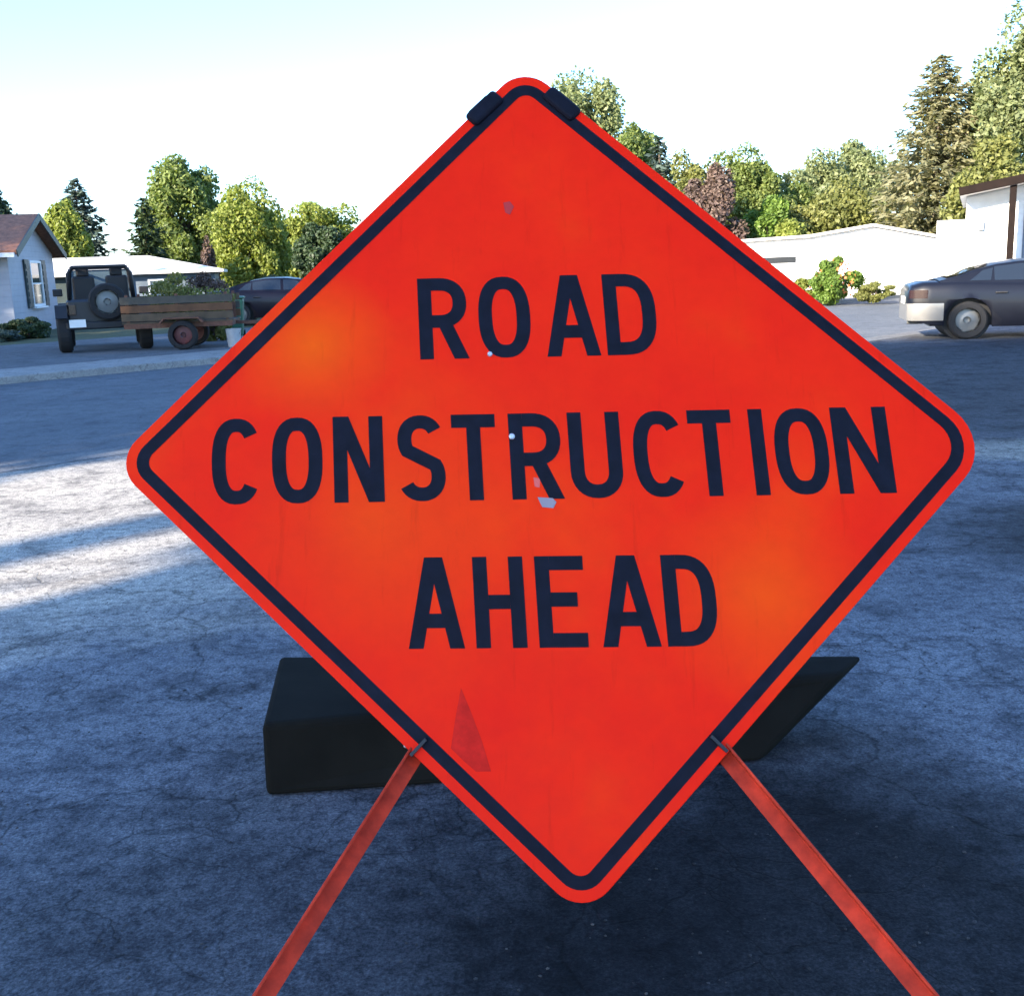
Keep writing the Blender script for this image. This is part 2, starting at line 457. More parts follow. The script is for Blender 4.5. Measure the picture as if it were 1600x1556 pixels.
px_tree(broad_tree, 'broadleaf_tree', 'round yellow-green sunlit tree beside the tallest green tree at the left', 383, 292, 132, 52, L_yel, 6, n=11000, leaf=.17, shape=.5, clumps=60, clear=.1)
px_tree(broad_tree, 'broadleaf_tree', 'slim reddish tree between the tall green tree and the yellow-green one', 322, 378, 34, 49, L_brown, 7, n=1800, leaf=.14, clear=.12)
px_tree(broad_tree, 'broadleaf_tree', 'wide yellow-green tree at the upper left edge of the orange sign', 490, 322, 170, 62, L_yel, 8, n=11000, leaf=.2, clumps=60)
px_tree(broad_tree, 'broadleaf_tree', 'small dark ball-shaped tree against the upper left edge of the orange sign', 492, 352, 78, 43, L_dark, 9, n=7000, leaf=.13, shape=.1, clear=.3, spread=.3)
px_tree(broad_tree, 'broadleaf_tree', 'tall light green tree rising just right of the top of the orange sign', 918, 128, 215, 62, L_pale, 10, n=15000, leaf=.22, clumps=70, shape=.3)
px_tree(broad_tree, 'broadleaf_tree', 'mid green tree just under the tallest tree, half hidden by the sign edge', 985, 205, 130, 58, L_mid, 40, n=9000, leaf=.2, shape=.3)
px_tree(conifer, 'conifer_tree', 'dark bluish conifer behind the upper right edge of the orange sign', 1030, 216, 170, 56, L_blue, 11, n_tier=36, leaf=.13)
px_tree(broad_tree, 'broadleaf_tree', 'small yellowish tree between the bluish conifer and the purple-brown tree', 1072, 246, 100, 54, L_olive, 12, n=7000, leaf=.17)
px_tree(broad_tree, 'broadleaf_tree', 'purple-brown tree beside the upper right edge of the orange sign', 1112, 264, 96, 49, L_brown, 13, n=8000, leaf=.16)
px_tree(broad_tree, 'broadleaf_tree', 'rounded grey-green tree behind and right of the purple-brown tree', 1180, 238, 160, 60, L_mid, 14, n=11000, leaf=.2, shape=.3)
px_tree(broad_tree, 'broadleaf_tree', 'middle green tree behind the white garage, left of the palest one', 1258, 244, 170, 62, L_pale, 15, n=11000, leaf=.2, shape=.3)
px_tree(broad_tree, 'broadleaf_tree', 'pale grey-green tree left of the big conifer at the right', 1338, 224, 165, 64, L_pale, 16, n=11000, leaf=.2, shape=.3)
px_tree(broad_tree, 'broadleaf_tree', 'low broad sunlit tree right behind the peak of the white garage', 1310, 290, 190, 52, L_olive, 17, n=11000, leaf=.19, clumps=60, clear=.1)
px_tree(broad_tree, 'broadleaf_tree', 'bright green low tree above the left roof end of the white garage', 1205, 312, 110, 50, L_bright, 18, n=7000, leaf=.17, clear=.1)
px_tree(broad_tree, 'bush', 'small yellowish bush showing over the roof of the white garage', 1234, 346, 60, 47, L_yel, 19, n=3000, leaf=.15, clear=.05, cat='bush')
px_tree(conifer, 'conifer_tree', 'big tall conifer between the white garage and the white house', 1472, 88, 250, 47, L_grey, 20, n_tier=54, leaf=.115, droop=.22, per=14, power=.72)
px_tree(broad_tree, 'broadleaf_tree', 'tall leafy tree with grey limbs at the right edge above the white house', 1618, 36, 190, 46, L_pale, 21, n=13000, leaf=.2, clumps=75, bark=M_barkgrey, spread=.25, limbs=20, shape=.1)
px_tree(broad_tree, 'broadleaf_tree', 'low olive tree behind the dark eave of the white house', 1560, 222, 150, 40, L_olive, 22, n=7000, leaf=.18)
# the trees whose shade lies over the lot and the left yard: they stand behind and left of the viewer
SH = 'shade trees behind the viewer'
for i, (t_, o_, h_, w_) in enumerate(((-23, -1.75, 18.0, 7.2), (-20, -13.6, 13.8, 8.0), (-18, -20.5, 14.4, 9), (-17, -27.5, 15.2, 9), (-15, -35, 16, 9), (-31, -6.5, 19.5, 7.5))):
    p = road(t_, o_, GZ)
    broad_tree('shade_tree', 'leafy shade tree standing outside the view behind the viewer', p, h_, w_, L_mid, 60 + i, n=13000 if i == 0 else 9000, leaf=.27 if i else .30, clumps=70, clear=.77 if i == 5 else .3, group=SH, shape=.2, spread=.33)

# ------------------------------------------------------------------ houses
M_white = siding('white_siding', (.78, .77, .74))
M_lilac = siding('pale_siding', (.33, .34, .375))
M_shadedblue = siding('shaded_bluish_siding', (.10, .13, .165))  # shade on the low building and the porch put into this colour
M_trim = plain('white_trim', (.74, .74, .73), .5, var=.06)
M_roofbrown = plain('brown_shingle', (.25, .105, .06), .9, var=.35, scale=8, bmp=.8, bscale=18)
M_roofpale = plain('pale_metal_roof', (.62, .60, .57), .45, var=.12, scale=2)
M_roofgrey = plain('grey_shingle', (.22, .20, .18), .9, var=.3, scale=8, bmp=.6)
M_brownwood = plain('dark_brown_paint', (.009, .005, .004), .7, var=.3)
M_brownwood.node_tree.nodes['Principled BSDF'].inputs['Specular IOR Level'].default_value = .1
M_shutter = plain('dark_shutter', (.03, .045, .045), .5)
M_glass = glassmat('window_glass', (.03, .05, .04), .06)
M_glassblue = glassmat('window_glass_blue', (.10, .15, .19), .1)
M_door = plain('garage_door_white', (.66, .66, .65), .5, var=.05)

def frame_window(parent, c, w, h, n, mat_frame, mat_glass, bars=1):
    """window on a wall: c centre (local), n outward normal (2D, local); frame, pane and sill"""
    n = Vector((n[0], n[1], 0)).normalized(); a = Vector((-n.y, n.x, 0)); rz = math.atan2(a.y, a.x)
    c = Vector(c)
    m = MB(); t = .07
    for dx, dz, sx, sz in ((0, h / 2 - t / 2, w, t), (0, -h / 2 + t / 2, w, t), (-w / 2 + t / 2, 0, t, h - 2 * t - .002), (w / 2 - t / 2, 0, t, h - 2 * t - .002)):
        m.box(c + a * dx + Vector((0, 0, dz)) + n * .02, (sx, .08, sz), rz)
    for k in range(bars):
        m.box(c + n * .012 + Vector((0, 0, (k + 1) * h / (bars + 1) - h / 2)), (w - 2 * t, .05, .04), rz)
    fr = m.build('window', mat_frame, parent)
    MB().box(c + n * .003, (w - 2 * t, .03, h - 2 * t), rz).build('pane', mat_glass, fr)
    MB().box(c + n * .05 + Vector((0, 0, -h / 2 - .03)), (w + .1, .14, .05), rz).build('sill', mat_frame, fr)
    return fr
def gabled(parent, W, D, eave, peak, wall, roof, over=.3, thick=.12, trim=None, oz=0.0):
    """box with a gable roof. local x: along the gable end (width W), local y: ridge direction (depth D). front gable at y=0"""
    m = MB(); w = W / 2
    m.prism([(-w, 0, 0), (w, 0, 0), (w, 0, eave), (0, 0, peak), (-w, 0, eave)], (0, 0, 0), (0, D, 0))
    wl = m.build('wall', wall, parent)
    rf = MB(); sl = (peak - eave) / w; e = .01
    for sgn in (-1, 1):
        x1 = sgn * (w + over); z1 = eave - sl * over
        poly = [(0, 0, peak + e), (x1, 0, z1 + e), (x1, 0, z1 + thick + e), (0, 0, peak + thick + e)]
        rf.prism(poly, (0, -over, 0), (0, D + over, 0))
    r_ = rf.build('roof', roof, parent)
    if trim:
        tb = MB()
        for sgn in (-1, 1):
            tb.bar((sgn * .02, -over - .015, peak + .04), (sgn * (w + over), -over - .015, eave - sl * over + .05), .03, .2, (0, 0, 1))
        tb.build('fascia', trim, r_)
    return wl, r_

# left house: gable end seen at a sharp angle, long front under a brown roof
LOSA = math.atan2(-14.2, 32.5)
ga = LOSA + R(14)                                    # the gable end runs away along this azimuth
K1 = at(26, 520, 31.0); W = 5.4
gdir = Vector((math.sin(ga), math.cos(ga), 0))       # from near corner to far corner
mid = Vector((K1[0], K1[1], .11)) + gdir * W / 2
# local x axis = gdir, local -y = outward (right); ridge runs to local +y (left)
hl = thing('house', 'pale sided house with a brown gabled roof at the left edge', 'house', mid, math.atan2(gdir.y, gdir.x))
gabled(hl, W, 9.0, 2.36, 3.36, M_lilac, M_roofbrown, trim=M_shutter, over=.35)
wn_ = frame_window(hl, (.1, -.012, 1.45), 1.35, 1.35, (0, -1), M_trim, M_glass, 1)
for sgn in (-1, 1):
    sh = MB().box((.1 + sgn * 1.0, -.04, 1.45), (.5, .05, 1.4))
    for k in range(6): sh.box((.1 + sgn * 1.0, -.075, .95 + k * .2), (.4, .02, .14))
    sh.build('shutter', M_shutter, hl)
MB().box((-W / 2 - .012, 2.0, 1.02), (.03, .95, 2.05)).build('door', M_shutter, hl)
frame_window(hl, (-W / 2 - .012, 5.0, 1.45), 1.6, 1.2, (-1, 0), M_trim, M_glass, 1)
MB().box((-W / 2 - .40, 4.5, 2.24), (.1, 9.6, .12)).build('gutter', M_trim, hl)
MB().box((1.2, 5, 3.2), (.5, .5, 1.0)).build('chimney', plain('brick_red', (.24, .10, .07), .9), hl)

# low pale-roofed building behind the off-road vehicle
c2 = at(200, 520, 41.0)
hs = thing('low_house', 'low bluish building with a pale sunlit roof behind the dark off-road vehicle', 'building', (c2[0], c2[1], .11), R(12))
w2 = MB().box((0, 1.8, .88), (6.6, 3.6, 1.76)).build('wall', M_shadedblue, hs)
rf = MB(); ov = .35
A_ = [(-3.3 - ov, -ov, 1.75), (3.3 + ov, -ov, 1.75), (3.3 + ov, 3.6 + ov, 1.75), (-3.3 - ov, 3.6 + ov, 1.75), (-2.6, 1.8, 2.36), (.8, 1.8, 2.36)]
rf.add(A_ + [(x, y, z - .1) for x, y, z in A_[:4]], [(0, 1, 5, 4), (1, 2, 5), (2, 3, 4, 5), (3, 0, 4), (1, 0, 6, 7), (2, 1, 7, 8), (3, 2, 8, 9), (0, 3, 9, 6), (6, 9, 8, 7)])
rf.build('roof', M_roofpale, hs)
frame_window(hs, (-.2, -.012, 1.02), 1.1, .9, (0, -1), M_trim, M_glassblue, 1)
frame_window(hs, (1.3, -.012, 1.02), .8, .9, (0, -1), M_trim, M_glassblue, 1)
MB().box((-2.2, -.012, .82), (.95, .03, 1.62)).build('door', M_shutter, hs)

# white garage on the far right side
g0 = at(1360, 470, 40.0)
gw = thing('garage', 'long low white garage with a shallow gable behind the flowering bush', 'garage', (g0[0], g0[1], .11), R(-14))
m = MB()
m.add([(-5.2, 0, 0), (2.35, 0, 0), (2.35, 0, 1.9), (0, 0, 2.42), (-2.2, 0, 2.12), (-5.2, 0, 2.02)] + [(-5.2, 6, 0), (2.35, 6, 0), (2.35, 6, 1.9), (0, 6, 2.42), (-2.2, 6, 2.12), (-5.2, 6, 2.02)],
      [(5, 4, 3, 2, 1, 0), (6, 7, 8, 9, 10, 11)] + [(i, (i + 1) % 6, 6 + (i + 1) % 6, 6 + i) for i in range(6)])
m.build('wall', M_white, gw)
rp = MB(); prof = [(2.6, 1.86), (0, 2.43), (-2.2, 2.13), (-5.4, 2.03)]
rp.prism([(x, 0, z) for x, z in prof] + [(x, 0, z + .09) for x, z in prof[::-1]], (0, -.22, 0), (0, 6.2, 0))
rp.build('roof', M_roofpale, gw)
gd = MB()
for k in range(4):
    gd.box((-3.4, -.03, .25 + k * .44), (2.3, .05, .425))
gdo = gd.build('garage_door', M_door, gw)
MB().box((-3.4, -.06, 1.36), (1.5, .03, .22)).build('window', plain('dark_pane', (.012, .013, .015), .3), gdo)
MB().box((.05, -.02, 1.25), (.42, .05, .4)).build('vent', plain('beige_vent', (.5, .45, .38), .6), gw)
MB().box((2.05, -.02, .95), (.16, .05, .5)).build('meter_box', plain('grey_box', (.35, .35, .36), .5), gw)
MB().box((1.2, -.015, .98), (.9, .03, 1.95)).build('door', M_door, gw)

# white house with a dark eave and a porch post at the right edge
h0 = at(1500, 520, 27.6)
hr = thing('house', 'white house with a dark brown eave and post at the right edge', 'house', (h0[0], h0[1], .0), R(-23))
MB().prism([(0, 0, 0), (7.5, 0, 0), (7.5, 0, 4.1), (0, 0, 2.86)], (0, 0, 0), (0, 7, 0)).build('wall', M_white, hr)
MB().box((-.33, .3, 1.16), (.66, .5, 2.32)).build('side_wall', M_white, hr)
rb = MB().prism([(-.15, 0, 2.85), (7.8, 0, 4.16), (7.8, 0, 4.34), (-.15, 0, 3.03)], (0, -.75, 0), (0, 7.4, 0))
rfo = rb.build('roof', M_roofpale, hr)
eb = MB().bar((-.17, -.77, 2.95), (7.8, -.77, 4.26), .03, .2); eb.build('eave_board', M_brownwood, rfo)
MB().box((1.02, -.62, 1.62), (.15, .15, 3.24)).build('post', M_brownwood, hr)
MB().box((2.6, -.02, 1.3), (2.6, .04, 2.6)).build('porch_shade_panel', M_shadedblue, hr)  # porch shade painted as a dark bluish panel on the white front
frame_window(hr, (1.95, -.06, 1.95), .7, .9, (0, -1), M_trim, M_glassblue, 1)
MB().box((3.2, -.06, 1.05), (.95, .05, 2.1)).build('door', M_door, hr)
lamp = MB().box((.35, -.06, 2.15), (.12, .1, .2)).build('wall_lamp', plain('lamp_grey', (.3, .32, .33), .4), hr)

# ------------------------------------------------------------------ bushes
def bush(name, label, px, py, wpx, top, y, mat, seed, n=3000, leaf=.08, zb=.11, flowers=None):
    p = at(px, py, y); q = at(px, top, y); s = F / np.dot(p - np.array([0, 0, CH]), _f)
    t = broad_tree(name, label, (p[0], p[1], zb), max(.3, q[2] - zb), wpx / s, mat, seed, n=n, leaf=leaf, clear=.02, shape=.3, clumps=26, cat='bush', limbs=10)
    if flowers:
        rs = np.random.RandomState(seed + 9); h = q[2] - zb; w = wpx / s / 2
        P = unit(rs.normal(size=(90, 3)) + np.array([.3, -.6, .2])) * np.array([w, w, h / 2]) * rs.uniform(.8, 1.0, (90, 1)); P[:, 2] += h / 2
        nrm = unit(rs.normal(size=(90, 3))); A = unit(np.cross(nrm, rs.normal(size=(90, 3)))); B = np.cross(nrm, A)
        V, Fc = quads(P, A * .055, B * .055)
        o = leafmesh('flowers', V, Fc, flowers, t); o['kind'] = 'stuff'
    return t
M_flower = plain('orange_petals', (.55, .16, .05), .6)
bush('flowering_bush', 'bright green bush with orange flowers in front of the white garage', 1300, 480, 82, 404, 35.5, L_bright, 31, n=5000, leaf=.09, flowers=M_flower)
bush('low_bush', 'low olive bush right of the flowering bush by the white garage', 1368, 482, 62, 442, 35.0, L_olive, 32, n=2500)
bush('low_bush', 'pale green bush at the right edge of the sign, left of the flowering bush', 1255, 482, 60, 436, 36.0, L_yel, 36, n=2200)
bush('low_bush', 'dark low bush under the shuttered window of the left house', 48, 545, 84, 497, 30.0, L_dark, 33, n=4000)
bush('low_bush', 'grey-green low bush at the bottom left corner of the left house', 4, 552, 60, 520, 28.5, L_blue, 34, n=2500)

bush('low_bush', 'olive weedy bush between the trailer wheel and the green bin', 338, 550, 44, 492, 25.5, L_olive, 37, n=2200, zb=.118)
bush('hedge_bush', 'purple-brown bush behind the trailer and left of the purple sedan', 318, 508, 76, 428, 38.5, L_brown, 38, n=3000, leaf=.1)
bush('hedge_bush', 'dark green bush behind the purple sedan beside the sign edge', 425, 508, 90, 432, 39.5, L_dark, 39, n=3000, leaf=.1)
# ------------------------------------------------------------------ cars
M_paint = plain('dark_blue_paint', (.006, .007, .012), .32, var=.05, coat=.12)
M_paintp = plain('dark_purple_paint', (.006, .0045, .009), .32, var=.05, coat=.12)
for _m in (M_paint, M_paintp): _m.node_tree.nodes['Principled BSDF'].inputs['Specular IOR Level'].default_value = .25
M_bumper = plain('sunlit_pale_bumper', (.17, .165, .155), .35, var=.06, coat=.5)  # sunlight on the rear bumper painted in as a pale tone
M_tyre = plain('tyre_rubber', (.010, .010, .011), .85, var=.2)
M_rim = plain('alloy_rim', (.20, .20, .195), .45, metal=.6, var=.1)
M_dark = plain('black_trim', (.007, .007, .009), .55, var=.2)
M_cglass = glassmat('car_glass', (.012, .016, .022), .03)
M_lampred = glassmat('red_lamp', (.022, .010, .011), .15)
M_lampclear = glassmat('clear_lamp', (.6, .62, .62), .1)
M_plate = plain('plate_white', (.72, .72, .70), .5, var=.05)

def wheel(parent, c, r, w, side, rimmat=None, spokes=7, axle='Y'):
    rimmat = rimmat or M_rim
    M = Matrix.Translation(Vector(c)) @ (Matrix.Rotation(R(90) * -side, 4, 'X') if axle == 'Y' else Matrix.Rotation(R(90) * side, 4, 'Y'))
    t = MB().lathe([(r * .66, -w / 2), (r * .9, -w / 2), (r * .985, -w * .36), (r, -w * .2), (r, w * .2), (r * .985, w * .36), (r * .9, w / 2), (r * .66, w / 2)], 28, M, True)
    o = t.build('wheel', M_tyre, parent, smooth=False)
    m = MB().lathe([(r * .66, -w * .3), (r * .66, w * .46), (r * .60, w * .44), (r * .58, w * .2), (r * .2, w * .12)], 28, M)
    m.lathe([(r * .17, w * .1), (r * .17, w * .40), (r * .12, w * .44), (.001, w * .44)], 14, M)
    for k in range(spokes):
        a = 2 * math.pi * k / spokes
        m.box(M @ Vector((math.cos(a) * r * .38, math.sin(a) * r * .38, w * .33)), (r * .5, r * .15, w * .12), M=(M.to_3x3() @ Matrix.Rotation(a, 3, 'Z')))
    m.build('rim', rimmat, o)
    return o

def interp(xs, x):
    for (a, va), (b, vb) in zip(xs, xs[1:]):
        if a <= x <= b:
            f = (x - a) / (b - a); f = f * f * (3 - 2 * f) * .5 + f * .5
            return va + (vb - va) * f
    return xs[0][1] if x < xs[0][0] else xs[-1][1]
def make_sedan(label, paint, cat='car', name='parked_sedan', group=None):
    """rear at x=0, front at x=4.7; width along y; wheels on z=0"""
    t = thing(name, label, cat, (0, 0, 0), 0, group)
    L, HW, r = 4.7, .90, .335
    ax = (1.02, 3.78)
    belt = [(0, .86), (.06, .96), (.25, 1.01), (.8, 1.02), (1.6, .99), (3.0, .94), (3.6, .90), (4.3, .78), (4.6, .66), (4.7, .52)]
    low = [(0, .46), (.10, .33), (.5, .25), (1.0, .22), (3.8, .22), (4.4, .22), (4.62, .26), (4.7, .34)]
    hw = [(0, .70), (.08, .79), (.3, .86), (.8, .90), (2.4, .91), (3.8, .89), (4.3, .83), (4.58, .72), (4.7, .58)]
    def arch(x):
        z = interp(low, x)
        for a in ax:
            d = r + .065; q = d * d - (x - a) ** 2
            if q > 0: z = max(z, r + math.sqrt(q))
        return z
    xs = sorted(set([0, .03, .06, .1, .16, .25, .4] + [a + (r + .066) * math.cos(R(k)) for a in ax for k in range(0, 181, 12)] + [1.6, 1.9, 2.2, 2.5, 2.8, 3.1, 4.3, 4.4, 4.5, 4.58, 4.64, 4.7]))
    body = MB(); rings = []
    for x in xs:
        z0, z1, w = arch(x), interp(belt, x), interp(hw, x)
        side = []
        for f, ww in ((0, .955), (.18, .985), (.4, 1.0), (.62, 1.0), (.78, .985), (.92, .955), (1.0, .90)):
            base = interp(low, x); z = base + (z1 - base) * f
            side.append((w * ww, max(z, z0)))
        ring = [(x, y, z) for y, z in side] + [(x, side[-1][0] * .6, z1 + .022), (x, 0, z1 + .03), (x, -side[-1][0] * .6, z1 + .022)] + [(x, -y, z) for y, z in side[::-1]]
        rings.append(ring)
    n = len(rings[0])
    body.add([p for r_ in rings for p in r_], [(i * n + k, i * n + k + 1, (i + 1) * n + k + 1, (i + 1) * n + k) for i in range(len(rings) - 1) for k in range(n - 1)] + [tuple(range(n)), tuple((len(rings) - 1) * n + k for k in range(n))])
    b = body.build('body', paint, t, smooth=True)
    # greenhouse
    roofl = [(.40, 1.02), (.8, 1.11), (1.15, 1.235), (1.5, 1.325), (1.9, 1.37), (2.4, 1.37), (2.8, 1.32), (3.2, 1.17), (3.65, .93)]
    def gh(x, v):
        zr = interp(roofl, x); zb = interp(belt, x) - .01; zr = max(zr, zb + .004)
        f = max(0, (zr - zb) / .44); yb = interp(hw, x) * .93 - .02; yr = yb - .24 * f
        if v <= 1: return (x, yb + (yr - yb) * v, zb + (zr - zb) * (v * .95))
        return (x, yr * (2 - v), zr * 1.0 - (zr - zb) * .05 + (.02 + (zr - zb) * .05) * math.sin((v - 1) * math.pi / 2))
    gx = [.52 + (3.65 - .52) * i / 32 for i in range(33)]; vv = [0, .25, .5, .75, 1, 1.08, 1.3, 1.6, 2]
    g = MB(); full = [(v, 1) for v in vv] + [(v, -1) for v in vv[-2::-1]]
    rings = [[(p[0], p[1] * s_, p[2]) for v, s_ in full for p in [gh(x, v)]] for x in gx]; n = len(full)
    g.add([p for r_ in rings for p in r_], [(i * n + k, i * n + k + 1, (i + 1) * n + k + 1, (i + 1) * n + k) for i in range(len(gx) - 1) for k in range(n - 1)])
    g.build('roof', paint, t, smooth=True)
    def pane(x0, x1, v0, v1, s_, name='side_window', x0t=None, x1t=None):
        m = MB(); x0t = x0 if x0t is None else x0t; x1t = x1 if x1t is None else x1t
        def fn(u, v):
            xa = x0 + (x0t - x0) * v; xb = x1 + (x1t - x1) * v
            p = gh(xa + (xb - xa) * u, v0 + (v1 - v0) * v)
            return (p[0], (p[1] + .006) * s_, p[2])
        m.grid(fn, 10, 4).build(name, M_cglass, t, smooth=True)
    for s_ in (-1, 1):
        pane(1.02, 1.38, .16, .86, s_, x0t=1.24, x1t=1.42); pane(1.44, 2.26, .14, .9, s_, x1t=2.26); pane(2.34, 3.25, .14, .9, s_, x1t=2.72)
    def deck_pane(x0, x1, name):
        m = MB()
        def fn(u, v):
            x = x0 + (x1 - x0) * u; q = -1 + 2 * v; p = gh(x, 2 - abs(q) * .86)
            sl = 1 if name == 'rear_window' else -1
            return (p[0] - .010 * sl, p[1] * (1 if q > 0 else -1), p[2] + .020)
        m.grid(fn, 8, 10).build(name, M_cglass, t, smooth=True)
    deck_pane(.66, 1.36, 'rear_window'); deck_pane(2.86, 3.5, 'windscreen')
    for a in ax:
        for s_ in (-1, 1): wheel(t, (a, s_ * .785, r), r, .21, -s_)
    ub = MB().box((2.4, 0, .30), (4.0, 1.3, .14))
    for a in ax: ub.tube([(a, -.655, r + .03), (a, .655, r + .03)], r + .09, 20)
    ub.build('underbody', M_dark, t)
    for s_ in (-1, 1):
        MB().grid(lambda u, v: (.02 + .30 * u, s_ * (interp(hw, .02 + .30 * u) * 1.0 + .004), .74 + .15 * v), 6, 2).build('tail_lamp', M_lampred, t, smooth=True)
        MB().grid(lambda u, v: (4.28 + .34 * u, s_ * (interp(hw, 4.28 + .34 * u) * .99 + .004), .56 + (.10 - .02 * u) * v), 6, 2).build('headlight', M_lampclear, t, smooth=True)
        MB().box((2.95, s_ * 1.0, 1.0), (.12, .2, .13)).build('mirror', paint, t, bevel=.03)
        for hx in (1.55, 2.45): MB().box((hx, s_ * .917, .82), (.2, .03, .03)).build('door_handle', M_dark, t, bevel=.008)
        for hx in (1.40, 2.30, 3.22):
            MB().grid(lambda u, v: (hx, s_ * (interp(hw, hx) * 1.0 + .003), .34 + .54 * v), 1, 1)
    MB().box((-.012, 0, .70), (.02, .5, .13)).build('licence_plate', M_plate, t)
    m = MB()
    xb_ = [.60, .4, .25, .16, .1, .06, .03, 0]
    path = [(x, interp(hw, x) + .006) for x in xb_] + [(-.008, interp(hw, 0) - .02)] + [(-.012, y) for y in (.5, .25, 0)]
    path = path + [(x, -y) for x, y in path[-2::-1]]
    zf = (.15, .2, .4, .6, .66)
    def wf_(f): return np.interp(f, (0, .18, .4, .62, .78), (.955, .985, 1.0, 1.0, .985))
    vs = []
    for x, y in path:
        lo_, hi_ = interp(low, max(x, 0)), interp(belt, max(x, 0))
        for f in zf: vs.append((x, y * wf_(f), .34 + .31 * (f - .15) / .51))
    nz = len(zf)
    m.add(vs, [(i * nz + k, (i + 1) * nz + k, (i + 1) * nz + k + 1, i * nz + k + 1) for i in range(len(path) - 1) for k in range(nz - 1)])
    m.build('bumper', M_bumper, t, smooth=True)
    MB().tube([(.02, -.5, .3), (.3, -.5, .3)], .035, 10).build('exhaust_pipe', M_rim, t)
    return t
cw = ground(1510, 530, 0.0)
sed = make_sedan('dark blue-grey sedan with silver wheels parked before the white house', M_paint)
hd = R(-14)                                             # heading: nose to the right, slightly towards the viewer
ca, sa = math.cos(hd), math.sin(hd)
ox, oy = 1.02, -.80                                       # near rear wheel in car space
sed.location = (cw[0] - (ca * ox - sa * oy), cw[1] - (sa * ox + ca * oy) , 0.004)
sed.rotation_euler = (0, 0, hd)
cp = ground(440, 508, .118)
sed2 = make_sedan('dark purple sedan parked behind the small trailer at the left', M_paintp)
sed2.location = (cp[0] - 2.4, cp[1] + 1.0, .12); sed2.rotation_euler = (0, 0, R(8))

# ------------------------------------------------------------------ off-road vehicle
def offroader(label, loc, rz):
    """rear faces local -y"""
    t = thing('off_road_vehicle', label, 'vehicle', loc, rz)
    P = plain('black_vehicle_paint', (.006, .007, .012), .4, var=.1, coat=.3)
    MB().box((0, .0, .82), (1.42, 1.75, .52)).build('body', P, t, bevel=.05)
    MB().box((0, 1.45, .88), (1.15, 1.25, .42)).build('hood', P, t, bevel=.08)
    MB().box((0, 2.1, .84), (1.12, .05, .46)).build('grille', M_dark, t, bevel=.01)
    for s_ in (-1, 1):
        MB().tube([(s_ * .42, 2.12, .9), (s_ * .42, 2.15, .9)], .1, 16).build('headlight', M_lampclear, t)
        for yc in (-.62, 1.55):
            m = MB(); m.prism([(0, yc - .55, .72), (0, yc - .36, .98), (0, yc + .36, .98), (0, yc + .55, .72), (0, yc + .48, .70), (0, yc + .33, .93), (0, yc - .33, .93), (0, yc - .48, .70)], (s_ * .70, 0, 0), (s_ * .93, 0, 0)); m.build('fender', M_dark, t)
        MB().box((s_ * .60, -.905, .88), (.14, .05, .22)).build('tail_lamp', M_lampred, t, bevel=.01)
        for yc in (-.62, 1.55): wheel(t, (s_ * .80, yc, .43), .43, .27, s_, M_dark, 5, 'X')
        MB().box((s_ * .34, .05, 1.25), (.46, .14, .62)).build('seat_back', M_dark, t, bevel=.05)
        MB().box((s_ * .34, .05, 1.64), (.26, .1, .2)).build('headrest', M_dark, t, bevel=.04)
        MB().box((s_ * .9, .82, 1.22), (.2, .08, .16)).build('mirror', M_dark, t, bevel=.02)
    rb = MB()
    for y0 in (-.15, -.78):
        rb.tube([(-.64, y0, 1.05), (-.62, y0, 1.6), (-.52, y0, 1.74), (.52, y0, 1.74), (.62, y0, 1.6), (.64, y0, 1.05)], .035, 8)
    for s_ in (-1, 1): rb.tube([(s_ * .54, -.78, 1.73), (s_ * .54, .8, 1.72)], .03, 8)
    rb.build('roll_bar', M_dark, t, smooth=True)
    wf = MB(); wf.bar((-.66, .82, 1.06), (-.60, .68, 1.72), .06, .05); wf.bar((.66, .82, 1.06), (.60, .68, 1.72), .06, .05); wf.bar((-.6, .68, 1.72), (.6, .68, 1.72), .06, .05)
    w = wf.build('windscreen_frame', P, t)
    MB().add([(-.62, .815, 1.08), (.62, .815, 1.08), (.57, .69, 1.69), (-.57, .69, 1.69)], [(0, 1, 2, 3)]).build('windscreen', M_glassblue, t)
    MB().box((0, -.98, .55), (1.5, .14, .16)).build('bumper', M_dark, t, bevel=.03)
    wheel(t, (.1, -1.02, 1.02), .38, .24, 1, M_rim, 5).name = 'spare_wheel'
    MB().box((-.52, -1.06, .6), (.32, .02, .16)).build('licence_plate', M_plate, t)
    return t
jp = ground(152, 548, .118)
jeep = offroader('black open-topped off-road vehicle with a spare wheel parked beside the left house', (jp[0], jp[1] + .6, .118), R(20))

# ------------------------------------------------------------------ trailer with board sides
tp = ground(282, 545, .118)
tr = thing('utility_trailer', 'small flat trailer with rusty tan board sides beside the off-road vehicle', 'trailer', (tp[0], tp[1] + .4, .118), R(6))
M_rust = plain('rusty_frame', (.12, .05, .03), .8, var=.4, scale=12)
M_boards = [plain('tan_board', (.085, .058, .034), .85, var=.3, scale=5), plain('orange_board', (.11, .05, .022), .85, var=.3, scale=5), plain('grey_board', (.065, .058, .045), .85, var=.3, scale=5)]
fm = MB(); fm.bar((-1.1, -.55, .5), (1.1, -.55, .5), .07, .1); fm.bar((-1.1, .55, .5), (1.1, .55, .5), .07, .1)
for x in (-1.06, -.4, .4, 1.06): fm.bar((x, -.515, .5), (x, .515, .5), .07, .08)
fm.bar((1.1, .0, .49), (2.2, 0, .46), .07, .07); fm.bar((.2, 0, .2 + .16), (.2, .01, .36), .02, .02)
fm.build('frame', M_rust, tr)
for k in range(6):
    MB().box((0, -.5 + .2 * k, .565), (2.25, .19, .03)).build('plank', M_boards[k % 3], tr)
